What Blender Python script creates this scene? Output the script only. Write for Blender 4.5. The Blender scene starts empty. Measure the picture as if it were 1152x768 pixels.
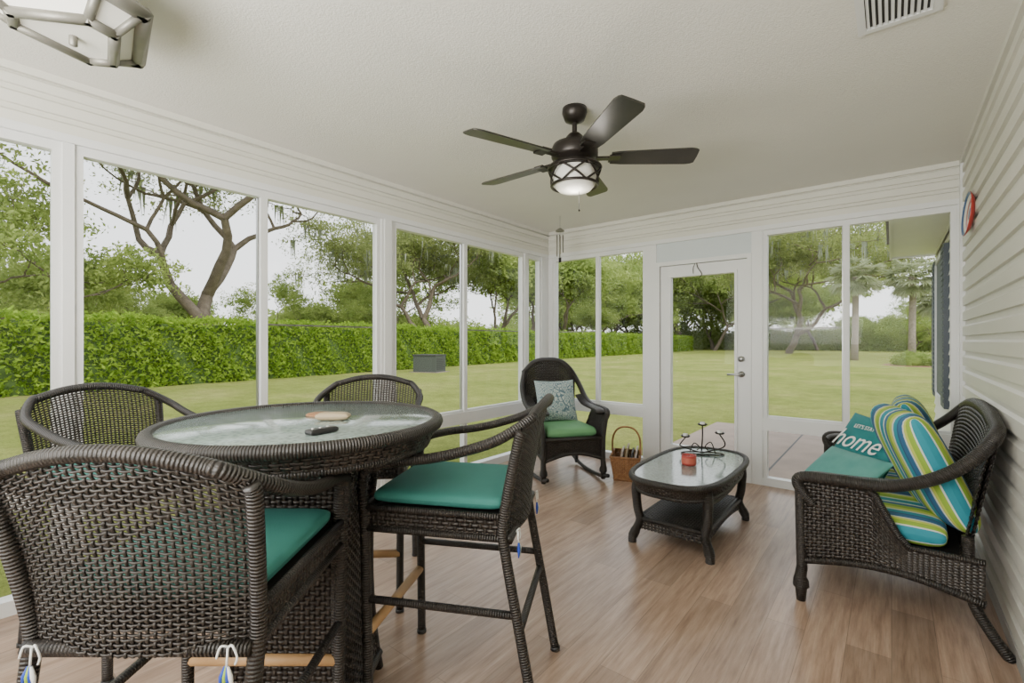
import bpy, math, random
from mathutils import Vector, Matrix
V=Vector
RX=0.41; LX=-3.21; BY=4.68; FY=-1.6; H=2.58
D=bpy.data
# ------------------------------------------------------------ materials
def nt(name):
    m=D.materials.new(name); m.use_nodes=True
    n=m.node_tree.nodes; l=m.node_tree.links
    return m,n,l,n['Principled BSDF']
def coords(n,l,kind='Object',scale=(1,1,1),rot=(0,0,0)):
    t=n.new('ShaderNodeTexCoord'); mp=n.new('ShaderNodeMapping')
    mp.inputs['Scale'].default_value=scale; mp.inputs['Rotation'].default_value=rot
    l.new(t.outputs[kind],mp.inputs['Vector']); return mp.outputs['Vector']
def noise(n,l,vec,scale,detail=4,rough=.55):
    t=n.new('ShaderNodeTexNoise'); t.inputs['Scale'].default_value=scale
    t.inputs['Detail'].default_value=detail; t.inputs['Roughness'].default_value=rough
    l.new(vec,t.inputs['Vector']); return t.outputs['Fac']
def ramp(n,l,fac,stops,interp='LINEAR'):
    r=n.new('ShaderNodeValToRGB'); r.color_ramp.interpolation=interp
    e=r.color_ramp.elements
    while len(e)>1: e.remove(e[-1])
    e[0].position=stops[0][0]; e[0].color=(*stops[0][1],1)
    for p,c in stops[1:]:
        x=e.new(p); x.color=(*c,1)
    l.new(fac,r.inputs['Fac']); return r.outputs['Color']
def bump(n,l,b,h,strength=.3,dist=.01):
    u=n.new('ShaderNodeBump'); u.inputs['Strength'].default_value=strength; u.inputs['Distance'].default_value=dist
    l.new(h,u.inputs['Height']); l.new(u.outputs['Normal'],b.inputs['Normal'])
def M(name,col,rough=.5,metal=0,col2=None,vs=5,bs=None,bstr=.2,bd=.005,kind='Object',spec=None):
    m,n,l,b=nt(name)
    b.inputs['Base Color'].default_value=(*col,1); b.inputs['Roughness'].default_value=rough; b.inputs['Metallic'].default_value=metal
    if spec is not None: b.inputs['Specular IOR Level'].default_value=spec
    v=coords(n,l,kind)
    if col2: l.new(ramp(n,l,noise(n,l,v,vs),[(.3,col),(.7,col2)]),b.inputs['Base Color'])
    if bs: bump(n,l,b,noise(n,l,v,bs),bstr,bd)
    return m
white=M('white_aluminium',(.74,.745,.74),.4,col2=(.70,.71,.705),vs=2)
vinyl=M('cream_vinyl_siding',(.70,.69,.625),.45,col2=(.66,.65,.585),vs=1.5,bs=60,bstr=.1,bd=.001)
ceilm=M('textured_ceiling',(.77,.755,.70),.8,col2=(.735,.72,.665),vs=1.5,bs=120,bstr=.5,bd=.005)
panelm=M('painted_panel',(.60,.65,.665),.5,col2=(.57,.62,.635),vs=2)
bronze=M('dark_bronze',(.016,.013,.011),.35,.5,col2=(.028,.022,.018),vs=8)
bladem=M('fan_blade',(.022,.021,.017),.30,0,col2=(.04,.037,.030),vs=6)
nickel=M('brushed_nickel',(.27,.26,.22),.45,.5,col2=(.20,.195,.17),vs=9)
steel=M('steel',(.5,.5,.5),.3,.9)
dark=M('dark_slot',(.05,.05,.05),.7)
core=M('dark_wicker_core',(.012,.010,.008),.8)
teal=M('teal_fabric',(.024,.16,.14),.8,col2=(.038,.205,.175),vs=3,bs=250,bstr=.4,bd=.002)
tealb=M('turquoise_fabric',(.008,.17,.18),.75,col2=(.015,.21,.22),vs=4,bs=250,bstr=.3,bd=.002)
seafoam=M('seafoam_fabric',(.07,.27,.245),.75,col2=(.12,.34,.31),vs=8,bs=200,bstr=.3,bd=.002)
green=M('green_fabric',(.13,.33,.15),.8,col2=(.18,.41,.20),vs=3,bs=200,bstr=.4,bd=.002)
whitef=M('white_fabric',(.8,.8,.78),.8,bs=100)
bluef=M('blue_tassel',(.02,.06,.45),.7); limef=M('lime_tassel',(.35,.55,.03),.7)
tan=M('tan_wicker',(.36,.18,.075),.6,col2=(.22,.10,.04),vs=40,bs=90,bstr=.7,bd=.006)
wood=M('bamboo_footrest',(.55,.34,.16),.45,col2=(.44,.26,.12),vs=12)
redwax=M('red_candle_wax',(.42,.05,.04),.4); blackp=M('black_plastic',(.02,.02,.02),.35)
tanleather=M('tan_leather',(.34,.27,.17),.5,bs=60)
concrete=M('concrete',(.30,.235,.19),.85,col2=(.235,.185,.15),vs=3,bs=40,bstr=.3)
bark=M('bark',(.22,.175,.135),.9,col2=(.12,.095,.07),vs=6,bs=14,bstr=.8,bd=.05)
palmbark=M('palm_bark',(.36,.31,.26),.9,col2=(.22,.18,.15),vs=6,bs=10,bstr=.8,bd=.05)
mossm=M('spanish_moss',(.34,.36,.28),.9,col2=(.25,.28,.21),vs=3)
mulch=M('mulch',(.16,.075,.045),.9,col2=(.26,.13,.08),vs=20)
shutter=M('slate_shutter',(.06,.075,.10),.5,col2=(.08,.095,.12),vs=3)
shingle=M('roof_shingle',(.22,.2,.18),.9,col2=(.15,.14,.13),vs=9)
paper=M('magazine_paper',(.6,.55,.5),.5,col2=(.25,.18,.15),vs=25)
hdark=M('hedge_inner_shade',(.05,.09,.02),.9,col2=(.09,.15,.03),vs=6)  # inner hedge mesh, shade of the gaps between leaves painted into its colour
def wick():
    m,n,l,b=nt('dark_resin_wicker')
    v=coords(n,l,'UV'); w=n.new('ShaderNodeTexWave'); w.wave_type='BANDS'; w.bands_direction='Y'; w.inputs['Scale'].default_value=38
    w.inputs['Distortion'].default_value=1.0; l.new(v,w.inputs['Vector'])
    o=coords(n,l,'Object'); nf=noise(n,l,o,14)
    c=ramp(n,l,nf,[(.3,(.015,.0115,.0095)),(.7,(.036,.029,.024))])
    mx=n.new('ShaderNodeMixRGB'); mx.blend_type='MULTIPLY'; mx.inputs[0].default_value=.45
    l.new(c,mx.inputs[1]); l.new(w.outputs['Fac'],mx.inputs[2]); l.new(mx.outputs[0],b.inputs['Base Color'])
    b.inputs['Roughness'].default_value=.38
    bump(n,l,b,w.outputs['Fac'],.7,.004); return m
wicker=wick()
strand=M('resin_wicker_strand',(.016,.0125,.0105),.34,col2=(.036,.029,.024),vs=30)
def floorm():
    m,n,l,b=nt('wood_plank_vinyl')
    v=coords(n,l,'Object',rot=(0,0,math.pi/2))
    br=n.new('ShaderNodeTexBrick'); br.offset=.37
    for k,x in (('Scale',1),('Mortar Size',.0012),('Brick Width',1.22),('Row Height',.15),('Bias',0)): br.inputs[k].default_value=x
    br.inputs['Color1'].default_value=(.33,.335,.34,1); br.inputs['Color2'].default_value=(.64,.64,.64,1); br.inputs['Mortar'].default_value=(.10,.10,.10,1)
    l.new(v,br.inputs['Vector'])
    g=coords(n,l,'Object',scale=(14,1.1,1)); gr=noise(n,l,g,2.4,8,.65)
    g2=coords(n,l,'Object',scale=(60,2.5,1)); gr2=noise(n,l,g2,2,6,.7)
    base=ramp(n,l,gr,[(.30,(.235,.150,.103)),(.5,(.365,.252,.182)),(.72,(.46,.34,.26))])
    m1=n.new('ShaderNodeMixRGB'); m1.blend_type='OVERLAY'; m1.inputs[0].default_value=.55; l.new(base,m1.inputs[1]); l.new(br.outputs['Color'],m1.inputs[2])
    m2=n.new('ShaderNodeMixRGB'); m2.blend_type='OVERLAY'; m2.inputs[0].default_value=.40; l.new(m1.outputs[0],m2.inputs[1]); l.new(gr2,m2.inputs[2])
    l.new(m2.outputs[0],b.inputs['Base Color']); b.inputs['Roughness'].default_value=.30
    bump(n,l,b,gr2,.08,.002); return m
floor_mat=floorm()
def glassm(name,k,base=(1,1,1)):
    m,n,l,b=nt(name); n.remove(b); out=n['Material Output']
    t=n.new('ShaderNodeBsdfTransparent'); t.inputs['Color'].default_value=(*base,1)
    g=n.new('ShaderNodeBsdfGlossy'); g.inputs['Roughness'].default_value=.02
    f=n.new('ShaderNodeFresnel'); f.inputs['IOR'].default_value=1.3
    mu=n.new('ShaderNodeMath'); mu.operation='MULTIPLY'; mu.inputs[1].default_value=k; l.new(f.outputs[0],mu.inputs[0])
    x=n.new('ShaderNodeMixShader'); l.new(mu.outputs[0],x.inputs[0]); l.new(t.outputs[0],x.inputs[1]); l.new(g.outputs[0],x.inputs[2])
    l.new(x.outputs[0],out.inputs['Surface']); return m
glass=glassm('window_glass',.55,(.96,.97,.96))
frost=M('frosted_glass',(.75,.74,.68),.35)
def tableglass():
    m,n,l,b=nt('pebbled_table_glass')
    v=coords(n,l); vo=n.new('ShaderNodeTexVoronoi'); vo.inputs['Scale'].default_value=60; l.new(v,vo.inputs['Vector'])
    c=ramp(n,l,vo.outputs['Distance'],[(.1,(.11,.15,.14)),(.6,(.22,.28,.265))])
    l.new(c,b.inputs['Base Color']); b.inputs['Roughness'].default_value=.12; b.inputs['IOR'].default_value=1.85
    bump(n,l,b,vo.outputs['Distance'],.08,.002); return m
tglass=tableglass()
def stripes():
    m,n,l,b=nt('striped_fabric'); v=coords(n,l,'UV'); s=n.new('ShaderNodeSeparateXYZ'); l.new(v,s.inputs[0])
    mu=n.new('ShaderNodeMath'); mu.operation='MULTIPLY'; mu.inputs[1].default_value=2.2; l.new(s.outputs['X'],mu.inputs[0])
    fr=n.new('ShaderNodeMath'); fr.operation='FRACT'; l.new(mu.outputs[0],fr.inputs[0])
    B=(.035,.13,.26);T=(.02,.24,.31);W=(.58,.64,.58);G=(.26,.41,.045);Y=(.50,.56,.10);N=(.03,.08,.18)
    c=ramp(n,l,fr.outputs[0],[(0,T),(.12,W),(.16,G),(.28,Y),(.34,W),(.38,B),(.50,N),(.53,T),(.64,W),(.69,Y),(.78,G),(.88,B),(.96,W)],'CONSTANT')
    l.new(c,b.inputs['Base Color']); b.inputs['Roughness'].default_value=.8; return m
stripe=stripes()
def patt():
    m,n,l,b=nt('patterned_pillow_fabric'); v=coords(n,l,'UV'); vo=n.new('ShaderNodeTexVoronoi'); vo.inputs['Scale'].default_value=13; vo.feature='DISTANCE_TO_EDGE'; l.new(v,vo.inputs['Vector'])
    c=ramp(n,l,vo.outputs['Distance'],[(.04,(.10,.17,.21)),(.10,(.52,.58,.54)),(.3,(.20,.30,.32))]); l.new(c,b.inputs['Base Color']); b.inputs['Roughness'].default_value=.8; return m
pattern=patt()
def leafm(name,a,bc,sc=1.2,tr=.45):
    m,n,l,b=nt(name); n.remove(b); out=n['Material Output']
    v=coords(n,l); c=ramp(n,l,noise(n,l,v,sc,6,.7),[(.32,a),(.68,bc)])
    d=n.new('ShaderNodeBsdfDiffuse'); t=n.new('ShaderNodeBsdfTranslucent'); x=n.new('ShaderNodeMixShader'); x.inputs[0].default_value=tr
    l.new(c,d.inputs[0]); l.new(c,t.inputs[0]); l.new(d.outputs[0],x.inputs[1]); l.new(t.outputs[0],x.inputs[2]); l.new(x.outputs[0],out.inputs['Surface']); return m
leaf=leafm('oak_leaves',(.19,.24,.08),(.44,.48,.20),.8)
leaf2=leafm('tree_leaves',(.23,.32,.085),(.50,.58,.19),.5)
hleaf=leafm('hedge_leaves',(.12,.24,.025),(.40,.54,.08),4)
pleaf=leafm('palm_fronds',(.30,.35,.20),(.55,.58,.38),1)
def grassm():
    m,n,l,b=nt('grass'); v=coords(n,l); a=noise(n,l,v,.35,6,.6); f=noise(n,l,v,28,4,.8); pt=noise(n,l,v,3.0,5,.7)
    c=ramp(n,l,a,[(.3,(.20,.245,.055)),(.5,(.26,.295,.075)),(.7,(.34,.335,.115))])
    mx=n.new('ShaderNodeMixRGB'); mx.blend_type='OVERLAY'; mx.inputs[0].default_value=.8; l.new(c,mx.inputs[1]); l.new(f,mx.inputs[2])
    m2=n.new('ShaderNodeMixRGB'); m2.blend_type='OVERLAY'; m2.inputs[0].default_value=.55; l.new(mx.outputs[0],m2.inputs[1]); l.new(pt,m2.inputs[2])
    l.new(m2.outputs[0],b.inputs['Base Color']); b.inputs['Roughness'].default_value=.95; b.inputs['Specular IOR Level'].default_value=.05
    bump(n,l,b,f,1,.05); return m
grass=grassm()
# ------------------------------------------------------------ mesh builder
class MB:
    def __init__(s): s.v=[];s.f=[];s.m=[];s.sm=[];s.uv=[];s.mats=[]
    def mi(s,m):
        if m not in s.mats: s.mats.append(m)
        return s.mats.index(m)
    def add(s,vs,fs,m,smooth=False,uvs=None):
        o=len(s.v); k=s.mi(m); s.v.extend([tuple(a) for a in vs])
        for i,f in enumerate(fs):
            s.f.append(tuple(a+o for a in f)); s.m.append(k); s.sm.append(smooth)
            s.uv.append(uvs[i] if uvs else None)
    def box(s,a,b,m,T=None):
        x0,y0,z0=a;x1,y1,z1=b
        if x0>x1:x0,x1=x1,x0
        if y0>y1:y0,y1=y1,y0
        if z0>z1:z0,z1=z1,z0
        vs=[V(p) for p in ((x0,y0,z0),(x1,y0,z0),(x1,y1,z0),(x0,y1,z0),(x0,y0,z1),(x1,y0,z1),(x1,y1,z1),(x0,y1,z1))]
        if T: vs=[T@p for p in vs]
        s.add(vs,[(0,3,2,1),(4,5,6,7),(0,1,5,4),(1,2,6,5),(2,3,7,6),(3,0,4,7)],m)
    def tube(s,pts,r,m,segs=8,ell=None,closed=False,cap=True):
        pts=[V(p) for p in pts]; n=len(pts)
        rs=r if isinstance(r,(list,tuple)) else [r]*n
        vs=[];L=0;Ls=[];N=None
        for i,p in enumerate(pts):
            if closed: T=(pts[(i+1)%n]-pts[i-1])
            else: T=(pts[min(i+1,n-1)]-pts[max(i-1,0)])
            if T.length<1e-9: T=V((0,0,1))
            T.normalize()
            if i: L+=(p-pts[i-1]).length
            Ls.append(L)
            if ell:
                S=T.cross(V((0,0,1)))
                if S.length<.05: S=N if N else V((1,0,0))
                S.normalize(); N=S
            else:
                if N is None:
                    N=T.cross(V((0,0,1)) if abs(T.z)<.9 else V((1,0,0)))
                N=(N-T*N.dot(T)); N.normalize(); S=N
            B=T.cross(S)
            a,b=(ell if ell else (1,1))
            for k in range(segs):
                t=2*math.pi*k/segs
                vs.append(p+(S*math.cos(t)*a+B*math.sin(t)*b)*rs[i])
        fs=[];uv=[]
        rng=n if closed else n-1
        for i in range(rng):
            j=(i+1)%n; l0=Ls[i]; l1=Ls[j] if j>i else L+(pts[0]-pts[-1]).length
            for k in range(segs):
                q=(k+1)%segs
                fs.append((i*segs+k,i*segs+q,j*segs+q,j*segs+k)); u0=k/segs;u1=(k+1)/segs
                uv.append(((u0,l0),(u1,l0),(u1,l1),(u0,l1)))
        if cap and not closed:
            fs.append(tuple(range(segs))[::-1]); uv.append(None); fs.append(tuple(range((n-1)*segs,n*segs))); uv.append(None)
        s.add(vs,fs,m,True,uv)
    def lathe(s,prof,m,c=(0,0,0),segs=24):
        vs=[];fs=[];uv=[]
        for r,z in prof:
            for k in range(segs):
                t=2*math.pi*k/segs; vs.append((c[0]+r*math.cos(t),c[1]+r*math.sin(t),c[2]+z))
        for i in range(len(prof)-1):
            for k in range(segs):
                q=(k+1)%segs; fs.append((i*segs+k,i*segs+q,(i+1)*segs+q,(i+1)*segs+k)); uv.append(((k/segs,i),(k/segs,i),(k/segs,i+1),(k/segs,i+1)))
        s.add(vs,fs,m,True,uv)
    def grid(s,S,nu,nv,m,smooth=True,T=None):
        vs=[];fs=[];uv=[]
        for j in range(nv+1):
            for i in range(nu+1):
                p=V(S(i/nu,j/nv)); vs.append(T@p if T else p)
        for j in range(nv):
            for i in range(nu):
                a=j*(nu+1)+i; fs.append((a,a+1,a+nu+2,a+nu+1))
                uv.append(((i/nu,j/nv),((i+1)/nu,j/nv),((i+1)/nu,(j+1)/nv),(i/nu,(j+1)/nv)))
        s.add(vs,fs,m,smooth,uv)
    def weave(s,S,nu,nv,wr,wc,amp,m,t=.003):
        def fr(u,v):
            e=1e-3; p=V(S(u,v)); a=V(S(min(u+e,1),v))-V(S(max(u-e,0),v)); b=V(S(u,min(v+e,1)))-V(S(u,max(v-e,0)))
            if a.length<1e-9:a=V((1,0,0))
            if b.length<1e-9:b=V((0,0,1))
            a.normalize();b.normalize(); n=a.cross(b); 
            if n.length>0:n.normalize()
            return p,a,b,n
        def run(sec):
            vs=[];
            for p,w,n in sec: vs+= [p-w-n*t*.4,p+w-n*t*.4,p+w*.6+n*t*.8,p-w*.6+n*t*.8] 
            fs=[]
            for i in range(len(sec)-1):
                for k in range(4):
                    q=(k+1)%4; fs.append((i*4+k,i*4+q,i*4+4+q,i*4+4+k))
            s.add(vs,fs,m,True)
        for j in range(nv):
            v=(j+.5)/nv; sec=[]
            for i in range(2*nu+1):
                p,a,b,n=fr(i/(2*nu),v); o=0
                if i%2: o=amp*(1 if ((i-1)//2+j)%2==0 else -1)
                sec.append((p+n*o,b*wr*.5,n))
            run(sec)
        for i in range(nu):
            u=(i+.5)/nu; sec=[]
            for j in range(2*nv+1):
                p,a,b,n=fr(u,j/(2*nv)); o=0
                if j%2: o=-amp*(1 if (i+(j-1)//2)%2==0 else -1)
                sec.append((p+n*o,a*wc*.5,n))
            run(sec)
    def cushion(s,sx,sy,t,m,T,p=6,e=.32,n=20,pull=0):
        for sg in (1,-1):
            def S(a,b):
                u=math.sin(math.pi/2*(2*a-1)); v=math.sin(math.pi/2*(2*b-1))
                z=sg*t*(max(0,(1-abs(u)**p)*(1-abs(v)**p)))**e
                x=sx*u*(1-pull*(1-v*v)); y=sy*v*(1-pull*(1-u*u))
                c=1-.04*(abs(u*v)**8) if not pull else 1
                return (x*c*(1 if sg>0 else 1),y*c,z)
            s.grid(S,n,n,m,True,T)
    def make(s,name,loc=(0,0,0),rz=0,parent=None):
        me=D.meshes.new(name); me.from_pydata(s.v,[],s.f)
        for m in s.mats: me.materials.append(m)
        me.polygons.foreach_set('material_index',s.m); me.polygons.foreach_set('use_smooth',s.sm)
        if any(u is not None for u in s.uv):
            ul=me.uv_layers.new(name='UVMap'); d=[]
            for f,u in zip(s.f,s.uv):
                if u is None: d+=[0.0]*(2*len(f))
                else:
                    for a in u: d+= [a[0],a[1]]
            ul.data.foreach_set('uv',d)
        me.update(); o=D.objects.new(name,me); bpy.context.collection.objects.link(o)
        o.location=loc; o.rotation_euler=(0,0,rz)
        if parent: o.parent=parent
        return o
def inst(name,me,loc,rz=0,sc=1):
    o=D.objects.new(name,me); bpy.context.collection.objects.link(o); o.location=loc; o.rotation_euler=(0,0,rz)
    o.scale=(sc,sc,sc) if not isinstance(sc,tuple) else sc; return o
def cr(pts,n=6,closed=False):
    P=[V(p) for p in pts]; out=[]; N=len(P); R=N if closed else N-1
    for i in range(R):
        if closed: a,b,c,d=P[i-1],P[i],P[(i+1)%N],P[(i+2)%N]
        else: a,b,c,d=P[max(i-1,0)],P[i],P[i+1],P[min(i+2,N-1)]
        for k in range(n):
            t=k/n; out.append(.5*((2*b)+(c-a)*t+(2*a-5*b+4*c-d)*t*t+(3*b-a-3*c+d)*t**3))
    if not closed: out.append(P[-1])
    return out
def face(fx,fy): return math.atan2(-fx,fy)
# ------------------------------------------------------------ room
def wmap(w,a,t,z):
    if w=='left': return (LX-t,a,z)
    if w=='right': return (RX+t,a,z)
    if w=='back': return (a,BY+t,z)
    return (a,FY-t,z)
def wbox(mb,w,a0,a1,z0,z1,t0,t1,m): mb.box(wmap(w,a0,t0,z0),wmap(w,a1,t1,z1),m)
def siding(mb,w,a0,a1,z0,z1,e,m):
    z=z0
    while z<z1-1e-4:
        zt=min(z+e,z1)
        prof=[(0.0,z),(-.019,z+.001),(-.019,z+(zt-z)*.60),(-.005,z+(zt-z)*.72),(-.002,zt)]
        for i in range(4):
            p,q=prof[i],prof[i+1]
            mb.add([wmap(w,a0,p[0],p[1]),wmap(w,a1,p[0],p[1]),wmap(w,a1,q[0],q[1]),wmap(w,a0,q[0],q[1])],[(0,1,2,3)],m)
        z=zt
mb=MB(); mb.box((LX-.1,FY-.1,-.1),(RX+.1,BY+.1,0),floor_mat); mb.make('floor')
mb=MB(); mb.box((LX-.35,FY-.2,H),(RX+.3,BY+.35,H+.12),ceilm); mb.make('ceiling')
ZT=2.29
mb=MB(); wbox(mb,'left',FY,BY+.1,ZT,H,0,.1,vinyl); siding(mb,'left',FY,BY,ZT+.015,H-.02,.09,vinyl)
for a0,a1 in ((-1.6,-1.48),(.42,.465),(2.295,2.415),(4.20,4.26),(4.53,4.68)):
    wbox(mb,'left',a0,a1,0,ZT,-.012,.08,white)
wbox(mb,'left',2.32,2.39,0,ZT,-.022,-.012,white)
mb.make('wall_left')
mb=MB(); wbox(mb,'back',LX,RX,ZT,H,0,.1,vinyl); siding(mb,'back',LX,RX,ZT+.015,H-.02,.09,vinyl)
for a0,a1 in ((LX,-3.14),(-1.985,-1.87),(-.985,-.895),(.37,RX)):
    wbox(mb,'back',a0,a1,0,ZT,-.012,.08,white)
wbox(mb,'back',-1.88,-.96,2.08,ZT,0,.06,panelm)
mb.make('wall_back')
mb=MB(); wbox(mb,'right',FY,BY,0,H,0,.1,vinyl); siding(mb,'right',FY,BY,.06,H-.03,.105,vinyl); mb.make('wall_right')
mb=MB(); wbox(mb,'front',LX,RX,0,H,0,.1,vinyl); siding(mb,'front',LX,RX,.06,H-.03,.105,vinyl); mb.make('wall_front')
mb=MB()
for w,a0,a1 in (('left',FY,BY),('back',LX,RX),('right',FY,BY)):
    wbox(mb,w,a0,a1,H-.035,H,-.03,0,vinyl)
mb.make('trim_1')
mb=MB(); 
for w,a0,a1 in (('left',FY,BY),('back',LX,RX-.03)):
    wbox(mb,w,a0,a1,ZT-.02,ZT+.02,-.025,0,white)
wbox(mb,'right',4.60,4.68,0,H-.03,-.03,0,white)
mb.make('trim_2')
mb=MB(); wbox(mb,'right',FY,BY-.08,0,.06,-.025,0,M('grey_base',(.36,.35,.33),.6)); mb.make('baseboard_right')
def window(name,w,a0,a1,mull,bars=(),zb=.60,zt=2.27):
    mb=MB(); f=.035
    def B(x0,x1,z0,z1,t0=0,t1=.06,m=white): wbox(mb,w,x0,x1,z0,z1,t0,t1,m)
    B(a0,a1,zt-.045,zt); B(a0,a1,.49,zb,-.01,.07); B(a0,a1,0,.07,-.01,.07)
    B(a0,a0+f,.07,.49);B(a1-f,a1,.07,.49);B(a0,a0+f,zb,zt-.045);B(a1-f,a1,zb,zt-.045)
    wbox(mb,w,a0,a1,zb,zb+.02,.01,.05,white)
    if mull:
        B(mull-.022,mull+.022,zb,zt-.045,.0,.045); 
        B(mull-.03,mull-.022,zb,zt-.045,.03,.055,steel); B(mull-.02,mull+.02,.07,.49)
    def Q(x0,x1,z0,z1,t):
        mb.add([wmap(w,x0,t,z0),wmap(w,x1,t,z0),wmap(w,x1,t,z1),wmap(w,x0,t,z1)],[(0,1,2,3)],glass)
    Q(a0+f,a1-f,zb,zt-.045,.03); Q(a0+f,a1-f,.07,.49,.03)
    for b0,b1 in bars: B(b0,b1,1.388,1.400,.062,.072,nickel)
    mb.make(name)
window('window_1','left',-1.48,.42,-.55,[(-1.45,-.55)])
window('window_2','left',.465,2.295,1.39,[(1.40,2.26)])
window('window_3','left',2.415,4.205,3.27,[(3.28,4.17)])
window('window_4','left',4.255,4.53,None)
window('window_5','back',-3.14,-1.985,-2.55,[(-3.10,-2.55)])
window('window_6','back',-.895,.37,-.287,[(-.87,-.29)])
# door
mb=MB()
for x0,x1,z0,z1 in ((-1.87,-1.835,0,2.08),(-1.02,-.985,0,2.08),(-1.835,-1.02,2.04,2.08),(-1.835,-1.02,0,.03)):
    wbox(mb,'back',x0,x1,z0,z1,-.02,.08,white)
for x0,x1,z0,z1 in ((-1.83,-1.735,.03,2.035),(-1.12,-1.025,.03,2.035),(-1.735,-1.12,1.93,2.035),(-1.735,-1.12,.03,.24)):
    wbox(mb,'back',x0,x1,z0,z1,.005,.05,white)
for x0,x1,z0,z1 in ((-1.75,-1.725,.225,1.945),(-1.13,-1.105,.225,1.945),(-1.725,-1.13,1.92,1.945),(-1.725,-1.13,.225,.25)):
    wbox(mb,'back',x0,x1,z0,z1,-.006,.06,white)
mb.add([(-1.74,BY+.03,.24),(-1.115,BY+.03,.24),(-1.115,BY+.03,1.94),(-1.74,BY+.03,1.94)],[(0,1,2,3)],glass)
mb.tube([(-1.07,BY-.0,.98),(-1.07,BY-.05,.98),(-1.08,BY-.055,.98),(-1.18,BY-.055,.975)],.010,steel,8)
mb.tube([(-1.07,BY+.01,.98),(-1.07,BY-.012,.98)],.028,steel,14)
mb.tube([(-1.07,BY+.01,1.12),(-1.07,BY-.025,1.12)],.026,steel,14)
mb.tube(cr([(-1.47,BY-.01,2.06),(-1.46,BY-.012,2.0),(-1.42,BY-.012,1.93),(-1.44,BY-.012,1.90)],4),.004,bronze,5)
mb.tube(cr([(-1.47,BY-.01,2.06),(-1.50,BY-.012,2.0),(-1.50,BY-.012,1.94)],4),.003,bronze,5)
mb.make('door_1')
# ------------------------------------------------------------ ceiling fan
mb=MB()
mb.lathe([(0,2.58),(.068,2.58),(.07,2.555),(.055,2.515),(.02,2.50),(.0,2.50)],bronze)
mb.lathe([(.014,2.51),(.014,2.43)],bronze,segs=12)
mb.lathe([(0,2.44),(.03,2.44),(.045,2.425),(.06,2.40),(.12,2.375),(.13,2.35),(.13,2.31),(.12,2.295),(.09,2.285),(.085,2.27),(.14,2.262),(.145,2.25),(.135,2.24),(0,2.24)],bronze,segs=32)
mb.lathe([(.115,2.245),(.12,2.20),(.115,2.15),(.09,2.125),(.0,2.112)],frost,segs=28)
for z,r in ((2.245,.145),(2.15,.128)):
    mb.tube([(r*math.cos(t),r*math.sin(t),z) for t in [2*math.pi*k/32 for k in range(32)]],.008,bronze,6,closed=True)
for k in range(6):
    a=2*math.pi*k/6
    for s in (1,-1):
        pts=[]
        for i in range(7):
            q=i/6; t=a+s*(q-.5)*math.pi/3; r=.145-.017*q; pts.append((r*math.cos(t),r*math.sin(t),2.245-.095*q))
        mb.tube(pts,.006,bronze,5)
for k in range(5):
    a=math.radians(35+72*k); R=Matrix.Translation((0,0,2.30))@Matrix.Rotation(a,4,'Z')
    mb.box((.10,-.02,-.006),(.22,.02,.004),bronze,R); mb.box((.19,-.045,-.008),(.25,.045,.001),bronze,R)
    P=R@Matrix.Rotation(math.radians(-12),4,'X')
    out=[(.20,-.05),(.26,-.058),(.62,-.072),(.65,-.066),(.665,-.055),(.667,0),(.665,.055),(.65,.066),(.62,.072),(.26,.058),(.20,.05)]
    n=len(out); vs=[P@V((x,y,.004)) for x,y in out]+[P@V((x,y,-.004)) for x,y in out]
    mb.add(vs,[tuple(range(n)),tuple(range(2*n-1,n-1,-1))]+[(i,i+n,(i+1)%n+n,(i+1)%n) for i in range(n)],bladem)
mb.tube([(.03,0,2.115),(.03,0,2.02)],.0015,bronze,4); mb.lathe([(0,0),(.006,.005),(0,.02)],bronze,(.03,0,2.0),8)
mb.make('ceiling_fan',(-1.38,2.27,0))
# ceiling lantern (long/short sided hexagon)
mb=MB()
base=[V((-2.435,.425))]
for ang,L in ((50,.13),(-10,.36),(-70,.13),(-130,.36),(170,.13)):
    base.append(base[-1]+V((math.cos(math.radians(ang)),math.sin(math.radians(ang))))*L)
cx=sum(p.x for p in base)/6; cy=sum(p.y for p in base)/6
def hx(k,z): return [((p.x-cx)*k,(p.y-cy)*k,z) for p in base]
mb.lathe([(0,2.58),(.13,2.58),(.13,2.555),(.10,2.54),(0,2.54)],nickel)
A=hx(1,2.40); B_=hx(.62,2.54); C=hx(.60,2.335)
def ring(P,w,hh):
    n=len(P)
    for i in range(n):
        p,q=V(P[i]),V(P[(i+1)%n]); e=(q-p).normalized()*w*.5; mb.tube([p-e,q+e],w,nickel,6,ell=(1,hh))
ring(A,.030,.75);ring(B_,.015,1);ring(C,.018,1)
for i in range(6):
    mb.tube([A[i],B_[i]],.011,nickel,6); mb.tube([A[i],C[i]],.015,nickel,6)
    j=(i+1)%6
    mb.add([A[i],A[j],B_[j],B_[i]],[(0,1,2,3)],frost); mb.add([A[i],A[j],C[j],C[i]],[(0,1,2,3)],frost)
mb.add(C,[tuple(range(6))],frost)
mb.lathe([(0,2.30),(.012,2.305),(.012,2.335)],nickel,segs=10)
mb.make('ceiling_lantern',(cx,cy,0))
# vent
mb=MB()
x0,x1,y0,y1=-.11,.155,2.16,2.47
mb.box((x0,y0,2.566),(x1,y0+.028,2.58),white);mb.box((x0,y1-.028,2.566),(x1,y1,2.58),white)
mb.box((x0,y0+.028,2.566),(x0+.028,y1-.028,2.58),white);mb.box((x1-.028,y0+.028,2.566),(x1,y1-.028,2.58),white)
mb.box((x0+.028,y0+.028,2.577),(x1-.028,y1-.028,2.5795),dark)
for i in range(11):
    x=x0+.036+i*.0195
    T=Matrix.Translation((x,0,2.570))@Matrix.Rotation(.6,4,'Y'); mb.box((-.006,y0+.028,-.001),(.006,y1-.028,.001),white,T)
mb.make('air_vent')
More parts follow.
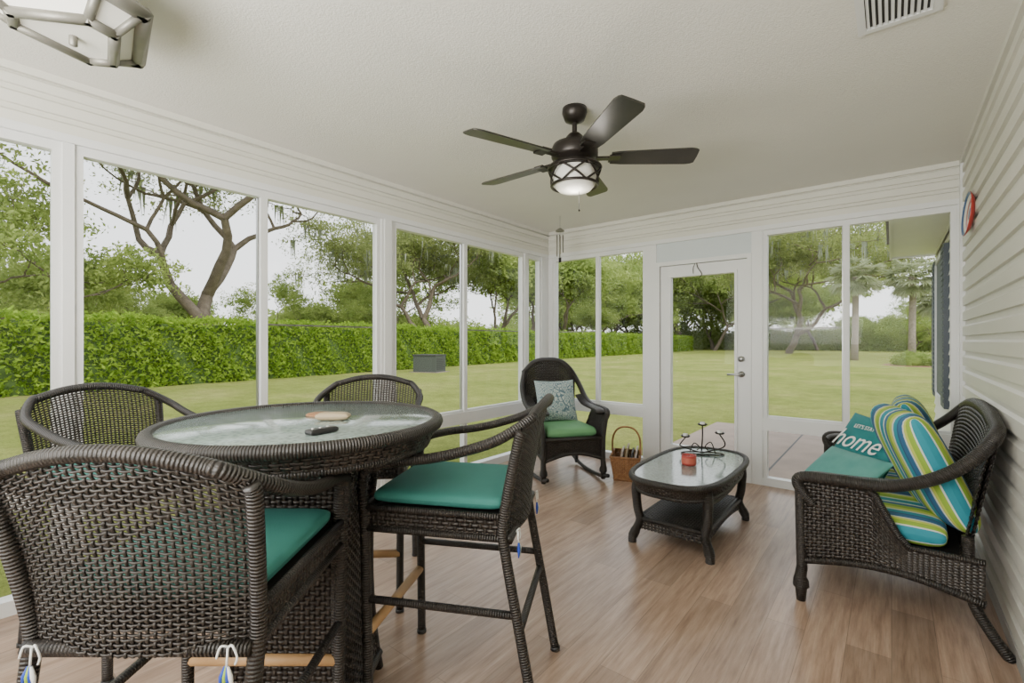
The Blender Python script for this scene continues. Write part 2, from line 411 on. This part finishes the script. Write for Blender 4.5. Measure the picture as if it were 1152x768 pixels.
# wind chime
mb=MB()
mb.tube([(0,0,2.58),(0,0,2.46)],.003,steel,5)
mb.lathe([(0,2.46),(.02,2.45),(.045,2.43),(.045,2.42),(0,2.42)],nickel,segs=16)
for k in range(6):
    t=k*math.pi/3; x,y=.035*math.cos(t),.035*math.sin(t); mb.tube([(x,y,2.42),(x,y,2.38)],.0012,steel,4); mb.tube([(x,y,2.38),(x,y,2.22-.015*k)],.006,nickel,6)
mb.tube([(0,0,2.42),(0,0,2.14)],.0015,steel,4); mb.box((-.015,-.003,2.10),(.015,.003,2.15),bronze)
mb.make('wind_chime',(-2.68,4.12,0))
# wall plate
mb=MB(); rc=M('plate_red',(.40,.05,.04),.3); wc=M('plate_white',(.70,.66,.58),.3); bc=M('plate_blue',(.04,.10,.25),.3)
mb.lathe([(0,.016),(.035,.014)],bc); mb.lathe([(.035,.014),(.07,.012)],wc); mb.lathe([(.07,.012),(.10,.014)],rc); mb.lathe([(.10,.014),(.118,.022)],wc); mb.lathe([(.118,.022),(.135,.03)],bc); mb.lathe([(.135,.03),(.137,.026),(.10,.004),(.05,.0),(0,.0)],rc)
o=mb.make('decorative_wall_plate',(RX-.020,4.05,2.07)); o.rotation_euler=(0,-math.pi/2+.08,.06)
# ------------------------------------------------------------ bar chair
def bar_chair():
    mb=MB(); hw=.24
    def bk(u,v):
        s=2*u-1; zt=1.01+.06*(1-s*s)
        return (s*(hw-.005+.025*v), -.235-.045*(1-s*s)-.075*v*v, .635+(zt-.635)*v)
    mb.weave(bk,32,42,.0066,.0074,.0026,strand,.0026)
    top=[bk(i/14,1) for i in range(15)]
    side=[(.235,.235,0),(.238,.24,.35),(.243,.245,.66),(.252,.25,.79),(.262,.225,.85),(.27,.13,.88),(.275,0,.90),(.278,-.12,.93),(.277,-.23,.97)]
    L=[(-x,y,z) for x,y,z in side]
    path=cr(L+[V(top[1])]+[V(t) for t in top[2:-2:2]]+[V(top[-2])]+side[::-1],5)
    mb.tube(path,.0175,wicker,9)
    for s in (1,-1):
        mb.tube(cr([(s*.235,-.355,0),(s*.236,-.30,.30),(s*.238,-.245,.60),(s*.243,-.24,.70),(s*.262,-.29,.95),(s*.262,-.305,.995)],5),.0175,wicker,9)
        mb.tube([(s*.238,.24,.40),(s*.238,-.28,.40)],.013,wicker,7)
        mb.lathe([(0,0),(.02,0),(.02,.015),(0,.016)],blackp,(s*.235,-.355,0),10); mb.lathe([(0,0),(.02,0),(.02,.015),(0,.016)],blackp,(s*.235,.235,0),10)
    mb.tube([(-.238,.242,.28),(.238,.242,.28)],.018,wood,9)
    mb.tube([(-.236,-.29,.34),(.236,-.29,.34)],.013,wicker,7)
    mb.tube([(-.236,-.255,.64),(.236,-.255,.64)],.017,wicker,8)
    mb.box((-.232,-.225,.655),(.232,.235,.705),core)
    def ap(y,sg): return lambda u,v:((2*u-1)*.24,y,.645+.07*v) if sg>0 else ((1-2*u)*.24,y,.645+.07*v)
    mb.weave(ap(.245,1),28,5,.013,.011,.0025,strand)
    for s in (1,-1): mb.weave(lambda u,v,s=s:(s*.242,(2*u-1)*.24,.645+.07*v),28,5,.013,.011,.0025,strand)
    mb.tube([(-.24,.25,.645),(.24,.25,.645)],.012,wicker,7); mb.tube([(-.24,.25,.715),(.24,.25,.715)],.012,wicker,7)
    for s in (1,-1): mb.tube([(s*.244,.25,.645),(s*.244,-.245,.645)],.012,wicker,7); mb.tube([(s*.244,.25,.715),(s*.244,-.245,.715)],.012,wicker,7)
    mb.cushion(.225,.235,.026,teal,Matrix.Translation((0,0,.744)),p=8,e=.3)
    for s in (1,-1):
        x=s*.20
        mb.tube(cr([(x,-.275,.655),(x+.012,-.283,.662),(x+.022,-.284,.64),(x+.018,-.284,.625)],4),.0024,whitef,5); mb.tube(cr([(x,-.275,.655),(x-.012,-.283,.66),(x-.02,-.284,.637)],4),.0024,whitef,5)
        mb.tube([(x,-.279,.655),(x,-.283,.615)],.0024,whitef,5)
        for k,mm in enumerate((bluef,limef,bluef,whitef)):
            dx=(k-1.5)*.006; mb.tube([(x+dx*.3,-.283,.62),(x+dx,-.285,.60),(x+dx*1.5,-.285,.575)],[.003,.0055,.002],mm,5)
    return mb
c0=bar_chair().make('bar_chair',(-1.385,.476,0),face(-.6275,.7786))
inst('bar_chair',c0.data,(-1.297,1.267,0),face(-.8885,-.459))
inst('bar_chair',c0.data,(-2.58,.58,0),face(.957,.29))
inst('bar_chair',c0.data,(-2.149,1.415,0),face(.69,-.728))
# ------------------------------------------------------------ bar table
mb=MB(); R=.46; NN=48
def circ(r,z,n=NN): return [(r*math.cos(2*math.pi*k/n),r*math.sin(2*math.pi*k/n),z) for k in range(n)]
mb.lathe([(0,.985),(R-.03,.985)],core,segs=NN)
mb.lathe([(0,1.003),(R-.022,1.003),(R-.018,1.0),(R-.018,.992),(0,.992)],tglass,segs=NN)
mb.tube(circ(R-.008,.992),.022,wicker,9,closed=True)
mb.weave(lambda u,v:((R-.005-.035*(1-v))*math.cos(2*math.pi*u),(R-.005-.035*(1-v))*math.sin(2*math.pi*u),.925+.06*v),110,5,.012,.019,.003,strand)
mb.tube(circ(R-.045,.922),.014,wicker,8,closed=True)
mb.lathe([(R-.05,.925),(0,.935)],core,segs=NN)
cw=.165
def prof(v): return cw+.03*(2*v-1)**2
for k in range(4):
    T=Matrix.Rotation(k*math.pi/2+.67,4,'Z')
    mb.weave(lambda u,v:T@V(((2*u-1)*prof(v),prof(v),.06+.86*v)),20,56,.014,.014,.003,strand)
    mb.tube([T@V((prof(i/10),prof(i/10),.0+.92*i/10)) for i in range(11)],.018,wicker,8)
    mb.tube([T@V((-prof(0),prof(0),.06)),T@V((prof(0),prof(0),.06))],.017,wicker,8)
T=Matrix.Rotation(.67,4,'Z'); mb.box((-cw+.02,-cw+.02,.06),(cw-.02,cw-.02,.92),core,T)
tb=mb.make('bar_table',(-1.603,.84,0))
mb=MB(); mb.cushion(.058,.024,.014,tanleather,Matrix.Identity(4),p=4,e=.4,n=10); mb.make('glasses_case',(-1.532,.897,1.0175),face(-.6275,.7786)+.1)
mb=MB(); mb.cushion(.018,.048,.009,blackp,Matrix.Identity(4),p=8,e=.3,n=10)
for i in range(3): mb.lathe([(0,.012),(.005,.011),(.005,.007)],steel,(0,-.03+.025*i,0),8)
mb.make('remote_control',(-1.335,.745,1.0125),.1)
mb=MB(); mb.lathe([(0,.006),(.045,.006),(.05,.003),(.05,0),(0,0)],tan); mb.make('coaster',(-1.68,.93,1.0035))
# ------------------------------------------------------------ lounge wicker
def lounge(W,ztop,zend,rocker=False,z0=.15,seat=.36,arm=.62):
    mb=MB(); yb=-.24
    nb=int(W*2/.019)
    def bk(u,v):
        s=2*u-1; zt=zend+(ztop-zend)*(1-abs(s)**3.0)
        return (s*(W-.03+.05*v), yb-.025*(1-s*s)-.095*v, .30+(zt-.30)*v)
    mb.weave(bk,nb,30,.017,.013,.0035,strand)
    mb.weave(lambda u,v:(lambda p:(p[0],p[1]+.018,p[2]))(bk(u,v)),nb,30,.017,.013,.0035,strand)
    top=[bk(i/20,1) for i in range(21)]
    side=[(W+.03,.30,arm-.13),(W+.05,.355,arm-.05),(W+.06,.34,arm),(W+.065,.2,arm+.01),(W+.06,.02,arm+.015),(W+.055,-.13,arm+.07),(W+.04,-.25,zend-.09)]
    L=[(-x,y,z) for x,y,z in side]
    mb.tube(cr(L+[V(t) for t in top[1:-1:3]]+[V(top[-2])]+side[::-1],5),.027,wicker,10)
    for s in (1,-1):
        mb.tube(cr([(s*(W+.01),.345,arm-.02),(s*(W+.015),.30,arm+.004),(s*(W+.02),.1,arm+.012),(s*(W+.02),-.05,arm+.03),(s*(W+.02),-.18,arm+.09)],5),.05,wicker,12,ell=(1.15,.36))
        def sp(u,v,s=s):
            y=.34-.64*u; zb_=z0+.05+.05*math.sin(math.pi*u); q=min(1,max(0,(u-.42)/.18)); zt=arm-.01-(arm-seat-.02)*q
            return (s*(W+.02+.03*v*(1-q)),y,zb_+(zt-zb_)*v)
        mb.weave(sp,34,24,.015,.014,.0035,strand)
        mb.weave(lambda u,v,s=s:(lambda p:(p[0]-s*.018,p[1],p[2]))(sp(u,v)),34,24,.015,.014,.0035,strand)
        mb.tube([V(sp(i/12,0)) for i in range(13)],.018,wicker,8)
        mb.tube([V(sp(i/16,1)) for i in range(6,17)],.015,wicker,8)
        mb.tube(cr([(s*(W+.02),.345,z0),(s*(W+.02),.35,seat),(s*(W+.05),.35,arm-.04)],4),.024,wicker,9)
        mb.tube([(s*(W+.02),.345,z0+.02),(s*(W+.022),.352,.12),(s*(W+.02),.35,.10),(s*(W+.02),.35,.07),(s*(W+.02),.35,.06),(s*(W+.02),.35,0)],[.024,.026,.034,.036,.026,.020],wicker,10)
        mb.tube(cr([(s*(W-.01),yb-.01,seat+.1),(s*(W),yb-.02,.22),(s*(W+.01),-.31 if not rocker else -.27,.10),(s*(W+.02),-.375 if not rocker else -.27,0)],4),.021,wicker,9)
        if rocker:
            mb.tube(cr([(s*(W+.02),.45,.055),(s*(W+.02),.30,.018),(s*(W+.02),.05,.0),(s*(W+.02),-.20,.012),(s*(W+.02),-.42,.065),(s*(W+.02),-.55,.12)],5),.018,wicker,8,ell=(1,1))
    def fa(u,v):
        zb_=z0+.04+.06*math.sin(math.pi*u); return ((2*u-1)*(W+.01),.35,zb_+(seat-zb_)*v)
    mb.weave(fa,nb,11,.016,.014,.0035,strand); mb.weave(lambda u,v:(lambda p:(p[0],p[1]-.018,p[2]))(fa(u,v)),nb,11,.016,.014,.0035,strand)
    mb.tube([V(fa(i/20,0)) for i in range(21)],.018,wicker,8); mb.tube([V(fa(0,1)),V(fa(1,1))],.02,wicker,8)
    mb.box((-W+.0,-.25,seat-.05),(W-.0,.335,seat-.005),core)
    return mb
Rz=Matrix.Rotation; Tr=Matrix.Translation
mb=lounge(.60,.95,.87)
for s in (-1,1):
    mb.cushion(.295,.27,.065,stripe,Tr((s*.30,.075,.425)),p=7,e=.34)
    if s<0: mb.cushion(.29,.27,.09,stripe,Tr((-.285,-.105,.695))@Rz(math.radians(15),4,'Z')@Rz(math.radians(66),4,'X'),p=4,e=.42)
    else: mb.cushion(.287,.26,.09,stripe,Tr((.295,-.135,.70))@Rz(math.radians(70),4,'X'),p=4,e=.42)
lv=mb.make('wicker_loveseat',(.0,3.34,0),math.pi/2)
mb=lounge(.27,1.07,.90,True,seat=.38,arm=.62)
mb.cushion(.245,.26,.05,green,Tr((0,.07,.43)),p=8,e=.3)
mb.make('rocking_chair',(-2.52,3.875,.018),face(.81,-.59))
def pillow(name,sx,sy,t,m,loc,rot,par=None):
    mb=MB(); mb.cushion(sx,sy,t,m,Matrix.Identity(4),p=2.2,e=.5,n=22,pull=.07); o=mb.make(name,loc); o.rotation_euler=rot; return o
def aim(fx,fy,tilt):
    a=math.atan2(-fx,fy)+math.pi
    return (math.radians(90-tilt),0,a)
pillow('throw_pillow',.21,.21,.075,pattern,(-2.52-.81*.115,3.875+.59*.115,.69),aim(.81,-.59,18))
p1=pillow('throw_pillow',.24,.20,.07,tealb,(-.12,3.54,.645),aim(-.80,-.60,30))
p2=pillow('throw_pillow',.215,.15,.06,seafoam,(-.215,3.22,.55),aim(-.72,-.69,50))
def text(par,s,size,y,z,sh=.4):
    c=D.curves.new('lettering','FONT'); c.body=s; c.size=size; c.align_x='CENTER'; c.extrude=.001; c.shear=sh
    c.materials.append(whitef); o=D.objects.new('lettering',c); bpy.context.collection.objects.link(o); o.parent=par; o.location=(0.0,y,z)
text(p1,'home',.165,-.05,.072); text(p1,"LET'S STAY",.035,.085,.066,.1)
# ------------------------------------------------------------ coffee table
mb=MB()
def sup(a,b,z,n=56,e=2/3.2):
    out=[]
    for k in range(n):
        t=2*math.pi*k/n; c,s=math.cos(t),math.sin(t)
        out.append(V((a*abs(c)**e*(1 if c>=0 else -1),b*abs(s)**e*(1 if s>=0 else -1),z)))
    return out
def sheet(P,m): mb.add(P,[tuple(range(len(P)))],m)
sheet(sup(.265,.555,.445),tglass); sheet(sup(.27,.56,.43),core)
mb.tube(sup(.28,.57,.437),.021,wicker,9,closed=True)
rim=sup(.275,.565,0,120)
def ct(u,v):
    f=(u*120)%120; i=int(f); p=rim[i].lerp(rim[(i+1)%120],f-i); k=.93+.07*v
    return (p.x*k,p.y*k,.355+.075*v-.0)
mb.weave(ct,130,6,.013,.018,.003,strand)
mb.tube([V(ct(i/60,0)) for i in range(60)],.013,wicker,7,closed=True)
for sx in (1,-1):
    for sy in (1,-1):
        x,y=sx*.225,sy*.41
        mb.tube(cr([(x*.93,y*.95,.42),(x*.98,y*.99,.34),(x*.96,y*.97,.22),(x*.90,y*.95,.14),(x*1.0,y*1.0,.07),(x*1.06,y*1.03,.03),(x*1.06,y*1.03,0)],4),[.03]*6+[.028]*6+[.026]*4+[.03]*4+[.026]*5,wicker,10)
    mb.tube(cr([(sx*.21,-.39,.35),(sx*.21,-.25,.30),(sx*.21,0,.285),(sx*.21,.25,.30),(sx*.21,.39,.35)],4),.012,wicker,7)
mb.box((-.20,-.385,.135),(.20,.385,.155),core)
mb.weave(lambda u,v:((2*u-1)*.205,(2*v-1)*.39,.160),24,46,.015,.015,.003,strand)
for a,b in (((-.205,-.39),(.205,-.39)),((.205,-.39),(.205,.39)),((.205,.39),(-.205,.39)),((-.205,.39),(-.205,-.39))):
    mb.tube([(*a,.15),(*b,.15)],.018,wicker,8)
for sx in (1,-1):
    mb.weave(lambda u,v:(sx*.21,(2*u-1)*.37,.085+.03*math.sin(math.pi*u)+(.055-.03*math.sin(math.pi*u))*v),34,3,.014,.017,.003,strand)
for sy in (1,-1):
    mb.weave(lambda u,v:((2*u-1)*.2,sy*.395,.085+.055*v),18,3,.014,.017,.003,strand)
mb.make('wicker_coffee_table',(-1.055,3.26,0))
mb=MB(); mb.lathe([(0,.0),(.045,.0),(.048,.01),(.048,.065),(.042,.065),(.042,.055)],redwax); mb.lathe([(0,.055),(.042,.055)],redwax); mb.lathe([(.049,.015),(.049,.05)],M('label',(.5,.12,.08),.5)); mb.tube([(0,0,.055),(0,0,.072)],.002,blackp,5)
mb.lathe([(.049,.065),(.051,.07),(.045,.07)],glass); mb.make('red_candle',(-1.07,3.24,.446))
mb=MB()
for k,(x,h) in enumerate(((-.12,.12),(0,.21),(.12,.15))):
    mb.tube(cr([(0,0,.012),(x*.5,.03,.02),(x*1.2,.02,.05),(x*1.3,0,h*.6),(x*1.0,0,h)],6),.005,bronze,6)
    mb.lathe([(0,h),(.028,h+.004),(.036,h+.016),(.034,h+.016),(.026,h+.008),(0,h+.006)],bronze,(x,0,0),14)
    mb.lathe([(0,h+.008),(.018,h+.008),(.018,h+.028),(0,h+.028)],whitef,(x,0,0),12)
mb.tube(cr([(-.15,0,.006),(-.10,.04,.006),(0,.05,.006),(.10,.04,.006),(.15,0,.006),(.10,-.04,.006),(0,-.05,.006),(-.10,-.04,.006)],4,True),.005,bronze,6,closed=True)
mb.tube(cr([(-.09,0,.01),(-.06,0,.08),(-.02,0,.05),(-.04,0,.03)],6),.004,bronze,5); mb.tube(cr([(.09,0,.01),(.06,0,.09),(.02,0,.06),(.04,0,.03)],6),.004,bronze,5)
mb.make('candle_holder',(-1.09,3.60,.446),.5)
# basket
mb=MB()
def bw(k): 
    def S(u,v):
        a=.10+.03*v;b=.15+.03*v; c=[(-a,-b),(a,-b),(a,b),(-a,b)]; p=c[k];q=c[(k+1)%4]
        return (p[0]+(q[0]-p[0])*u,p[1]+(q[1]-p[1])*u,.02+.20*v)
    return S
for k in range(4):
    mb.weave(bw(k),12,12,.015,.018,.004,tan)
    mb.tube([bw(k)(0,1),bw(k)(1,1)],.010,tan,6); mb.tube([bw(k)(0,0),bw(k)(1,0)],.010,tan,6)
mb.box((-.10,-.15,0),(.10,.15,.025),tan)
mb.tube(cr([(-.125,0,.2),(-.125,0,.36),(-.08,0,.45),(0,0,.475),(.08,0,.45),(.125,0,.36),(.125,0,.2)],5),.009,tan,7)
for i,(x,h) in enumerate(((-.06,.27),(-.02,.30),(.03,.26),(.065,.28))):
    mb.box((-.008,-.11,.03),(.008,.12,h),(paper,tanleather,dark,paper)[i],Tr((x,0,0))@Rz(.12,4,'Y'))
mb.make('magazine_basket',(-1.95,4.14,0),face(-.35,.93))
# ------------------------------------------------------------ exterior
GZ=-.15
mb=MB(); mb.grid(lambda u,v:(-140+280*u,-60+240*v,GZ),20,20,grass); mb.make('lawn')
mb=MB(); mb.box((-2.25,BY+.11,GZ-.02),(RX-.05,8.2,-.05),concrete); mb.box((-1.0,BY+.11,-.05),(-.98,8.2,-.049),dark); mb.make('patio')
mb=MB(); mb.box((RX+.02,BY+.36,GZ),(3,7.8,2.45),vinyl)
z=0
while z<2.4:
    mb.add([(RX+.0,BY+.36,z),(RX+.0,7.8,z),(RX+.02,7.8,z+.105),(RX+.02,BY+.36,z+.105)],[(0,1,2,3)],vinyl); z+=.105
mb.box((0,BY+.36,2.40),(3,8.1,2.45),white); mb.box((-.02,BY+.36,2.38),(.0,8.1,2.58),white); mb.box((-.02,8.1,2.38),(3,8.12,2.58),white)
mb.add([(-.05,BY+.36,2.58),(-.05,8.15,2.58),(3,8.15,3.9),(3,BY+.36,3.9)],[(0,1,2,3)],shingle)
mb.box((RX-.03,5.95,.65),(RX+.02,6.35,2.2),shutter); mb.box((RX-.03,7.25,.65),(RX+.02,7.6,2.2),shutter)
for y in (5.95,7.25):
    for i in range(28): mb.box((RX-.036,y+.03,.70+i*.053),(RX-.028,y+.32,.735+i*.053),shutter)
mb.box((RX-.01,6.35,.65),(RX+.02,7.25,2.2),shutter); mb.box((RX-.025,6.35,.65),(RX+.02,6.41,2.2),white);mb.box((RX-.025,7.19,.65),(RX+.02,7.25,2.2),white);mb.box((RX-.025,6.35,2.14),(RX+.02,7.25,2.2),white);mb.box((RX-.025,6.35,.65),(RX+.02,7.25,.71),white)
mb.make('house_extension')
rnd=random.Random(3)
def leafq(mb,p,s,m,flat=0):
    a=V((rnd.gauss(0,1),rnd.gauss(0,1),rnd.gauss(0,1)*(1-flat)));a.normalize()
    b=a.cross(V((rnd.gauss(0,1),rnd.gauss(0,1),rnd.gauss(0,1)))); 
    if b.length<1e-4: return
    b.normalize(); a*=s; b*=s*.45; p=V(p)
    o=len(mb.v); mb.v+= [tuple(p-a),tuple(p+b),tuple(p+a),tuple(p-b)]; mb.f.append((o,o+1,o+2,o+3)); mb.m.append(mb.mi(m)); mb.sm.append(False); mb.uv.append(None)
def tree(seed,length,rad,maxd,nleaf,ls,lm,spread,rad_leaf,trunkh=None,moss=0,up=.05,lean=(.05,0)):
    global rnd
    rnd=random.Random(seed); mb=MB(); tips=[]
    def grow(p,d,L,r,dep):
        pts=[p];n=5
        for i in range(n):
            d=(d+V((rnd.gauss(0,.20),rnd.gauss(0,.20),rnd.gauss(0,.14)+up))).normalized(); p=p+d*(L/n); pts.append(p)
        mb.tube(pts,[r*(1-.4*i/n) for i in range(n+1)],bark,7 if dep<2 else 4,cap=False)
        if dep>=maxd-1: tips.extend(pts[2:])
        if dep>=maxd: return
        k=3 if dep==0 else rnd.choice((2,2,3))
        ph=rnd.random()*6.28
        for c in range(k):
            t=ph+c*6.283/k+rnd.gauss(0,.3); s=V((math.cos(t),math.sin(t),0)); s=(s-d*s.dot(d)*.5)
            nd=(d*(1-spread*.45)+s*spread).normalized()
            grow(pts[-1] if c<2 else pts[3],nd,L*rnd.uniform(.62,1.0),r*.62,dep+1)
    grow(V((0,0,-.3)),V((lean[0],lean[1],1)).normalized(),trunkh or length,rad,0)
    left=nleaf
    while left>0:
        c=rnd.choice(tips)+V((rnd.gauss(0,rad_leaf),rnd.gauss(0,rad_leaf),rnd.gauss(0,rad_leaf*.6))); k=rnd.randint(12,40); left-=k; R1=rad_leaf*rnd.uniform(.25,.6)
        for i in range(k): leafq(mb,c+V((rnd.gauss(0,R1),rnd.gauss(0,R1),rnd.gauss(0,R1*.6))),ls*rnd.uniform(.6,1.3),lm)
    for i in range(moss):
        p=rnd.choice(tips)+V((rnd.gauss(0,.2),rnd.gauss(0,.2),0)); L=rnd.uniform(.3,1.1)
        for k in range(4):
            q=p+V((rnd.gauss(0,.06),rnd.gauss(0,.06),0)); w=V((rnd.gauss(0,.03),rnd.gauss(0,.03),0))
            mb.add([q-w,q+w,q+V((rnd.gauss(0,.05),rnd.gauss(0,.05),-L))],[(0,1,2)],mossm)
    return mb
oak=tree(11,4.2,.27,6,78000,.058,leaf,.85,.50,trunkh=2.6,moss=520,up=.07)
ok=oak.make('oak_tree',(-27.5,9.4,GZ),.4); ok.scale=(1.8,1.8,1.8)
oak2=tree(5,4.0,.24,6,60000,.07,leaf,.8,.5,trunkh=2.8,moss=300,up=.07); o2=oak2.make('oak_tree',(-30,28,GZ),0); o2.scale=(1.6,1.6,1.6)
t3=tree(23,3.2,.16,5,24000,.11,leaf2,.65,.55,trunkh=2.4); t3m=t3.make('shade_tree',(-34,-8,GZ),0).data
t4=tree(31,3.2,.17,5,24000,.11,leaf2,.6,.6,trunkh=2.2,up=.10); t4m=t4.make('shade_tree',(-34,60,GZ)).data
R_=random.Random(9)
pos=[(-29,-2.5,1.4),(-36,4,.9),(-28.5,1.2,.95),(-42,12,.8),(-40,18,.75),(-38,24,.8),(-42,33,1.4),(-33,38,1.8),(-35,46,2.0),(-39,9,.6),(-36,22,.6),(-44,2,1.0),(-33,52,2.0),(-37,70,2.2)]
for x,y,s in pos: inst('shade_tree',R_.choice((t3m,t4m)),(x,y,GZ),R_.random()*6,s)
x=-62
while x<44:
    for y,s0 in ((84,2.1),(98,2.7)):
        s=s0*R_.uniform(.75,1.2)*(1 if x<-8 else .42); inst('shade_tree',R_.choice((t3m,t4m)),(x+R_.uniform(-2,2),y+R_.uniform(-4,4),GZ),R_.random()*6,(s,s,s))
    x+=6.5
b=MB(); rnd=random.Random(77)
for i in range(9000):
    t=rnd.random()*6.28; q=math.acos(rnd.uniform(0,1)); r=rnd.gauss(.9,.12)*(1+.15*math.sin(t*3+q*4))
    leafq(b,(2.6*r*math.sin(q)*math.cos(t),2.6*r*math.sin(q)*math.sin(t),2.4*r*math.cos(q)),.15,leaf2)
bm=b.make('shrub',(-48,-10,GZ)).data
x=-60
while x<44: inst('shrub',bm,(x,92+R_.uniform(-3,3),GZ),R_.random()*6,R_.uniform(.9,1.7)); x+=3.8
y=-8
while y<70: inst('shrub',bm,(-48+R_.uniform(-2,2),y,GZ),R_.random()*6,R_.uniform(1.0,2.0)); y+=3.8
for x,y,s in ((.75,36,.25),(1.5,36.5,.32),(2.3,36,.3),(1.0,40,.35),(3.2,38,.5)): inst('shrub',bm,(x,y,GZ+.03),0,(s,s,s*.8))
for x,y,s,r in ((-9.6,64,1.75,2.0),): inst('oak_tree',o2.data,(x,y,GZ),r,s*1.05)
inst('shade_tree',t3m,(-22,78,GZ),1.0,2.0)
mb=MB(); mb.lathe([(0,.03),(2.4,.03),(2.5,0)],mulch,segs=24); mb.make('mulch_bed',(2.0,37,GZ))
# hedge
hb=MB(); rnd=random.Random(21)
path=[(-18.0,-14),(-18.3,1),(-19.7,13),(-21.8,32),(-24.8,75)]
def hp(y):
    for a,b_ in zip(path,path[1:]):
        if y<=b_[1]: return a[0]+(b_[0]-a[0])*(y-a[1])/(b_[1]-a[1])
    return path[-1][0]
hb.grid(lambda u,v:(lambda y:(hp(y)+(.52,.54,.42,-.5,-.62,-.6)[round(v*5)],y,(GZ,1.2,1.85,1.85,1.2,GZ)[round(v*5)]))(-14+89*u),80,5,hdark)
def hl(y0,y1,n,s):
    for i in range(n):
        y=rnd.uniform(y0,y1)
        if rnd.random()<.74:
            z=GZ+rnd.uniform(0,2.12); p=(hp(y)+.60+rnd.gauss(0,.07)+.07*math.sin(y*3+z*2)+.05*math.sin(y*7.3+z*5),y,z)
        else: p=(hp(y)+rnd.uniform(-.65,.65),y,1.93+abs(rnd.gauss(0,.09))+.06*math.sin(y*2.1))
        leafq(hb,p,s*rnd.uniform(.7,1.3),hleaf)
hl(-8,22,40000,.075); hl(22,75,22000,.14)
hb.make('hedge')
# palms
def palm(seed,h):
    global rnd; rnd=random.Random(seed); mb=MB()
    mb.tube([(0,0,-.2),(.05,.02,h*.3),(.08,0,h*.7),(.1,0,h)],[.27,.22,.21,.24],palmbark,8)
    for k in range(70):
        t=rnd.random()*6.28; el=rnd.uniform(-.9,1.2); L=rnd.uniform(.8,1.3)
        d=V((math.cos(t)*math.cos(el),math.sin(t)*math.cos(el),math.sin(el))); c=V((.1,0,h))+d*L
        mb.tube([(.1,0,h),c],.02,pleaf,3)
        s=d.cross(V((0,0,1))).normalized()
        for q in range(13):
            a=(q-6)*.22; dd=(d*math.cos(a)+s*math.sin(a)).normalized(); e=c+dd*rnd.uniform(.7,.95)+V((0,0,-.35*rnd.random()-.1)); w=(dd.cross(V((0,0,1)))).normalized()*.07
            m_=c.lerp(e,.5)+V((0,0,.06)); mb.add([c,m_+w,e,m_-w],[(0,1,2,3)],pleaf)
    return mb
palm(2,6.3).make('palm_tree',(-2.2,44,GZ)); palm(4,6.2).make('palm_tree',(1.15,45,GZ),1); palm(6,5.2).make('palm_tree',(3.1,58,GZ),2)
mb=MB(); mb.box((-.6,-.45,0),(.6,.45,.75),M('utility_green',(.07,.08,.07),.6)); mb.box((-.63,-.48,.75),(.63,.48,.80),dark)
for i in range(8): mb.box((.6,-.38,.12+i*.07),(.615,.38,.15+i*.07),dark)
mb.box((-.75,-.6,-.02),(.75,.6,.0),concrete); mb.make('air_conditioner_unit',(-16.9,14.8,GZ+.02),.3); 
# ------------------------------------------------------------ light
w=D.worlds.new('World'); bpy.context.scene.world=w; w.use_nodes=True; n=w.node_tree.nodes; l=w.node_tree.links; bg=n['Background']
tc=n.new('ShaderNodeTexCoord'); sp=n.new('ShaderNodeSeparateXYZ'); l.new(tc.outputs['Generated'],sp.inputs[0])
c=ramp(n,l,sp.outputs['Z'],[(0,(.96,.965,.97)),(.5,(.91,.945,1.0))]); l.new(c,bg.inputs['Color']); bg.inputs['Strength'].default_value=2.5
def lamp(name,kind,loc,rot,e,size=1,sy=None,col=(1,1,1)):
    d=D.lights.new(name,kind); d.energy=e; d.color=col
    if kind=='AREA': d.shape='RECTANGLE'; d.size=size; d.size_y=sy or size
    elif kind=='SUN': d.angle=size
    else: d.shadow_soft_size=size
    o=D.objects.new(name,d); bpy.context.collection.objects.link(o); o.location=loc; o.rotation_euler=rot; return o
lamp('sun','SUN',(0,0,20),(math.radians(38),0,math.radians(70)),2.2,.35,col=(1,.95,.84))
lamp('fill_lamp','AREA',(-1.3,-1.45,1.6),(math.radians(98),0,0),115,3.0,1.6,(1,.98,.94))
lamp('bounce_fill','AREA',(-1.2,-.9,1.5),(math.radians(148),0,0),80,1.6,1.0,(1,.98,.94))  # unseen area light added behind the camera to brighten the ceiling
lamp('fan_fill','POINT',(-1.38,2.27,2.07),(0,0,0),5,.09,col=(1,.93,.82))  # soft fill added just below the fan, whose own bowl is unlit
# ------------------------------------------------------------ camera
cd=D.cameras.new('Camera'); co=D.objects.new('Camera',cd); bpy.context.collection.objects.link(co)
co.location=(0,0,1.28); co.rotation_euler=(math.pi/2,0,math.radians(38.86)); cd.sensor_width=36; cd.lens=16.56; cd.clip_end=400; cd.clip_start=.05
bpy.context.scene.camera=co
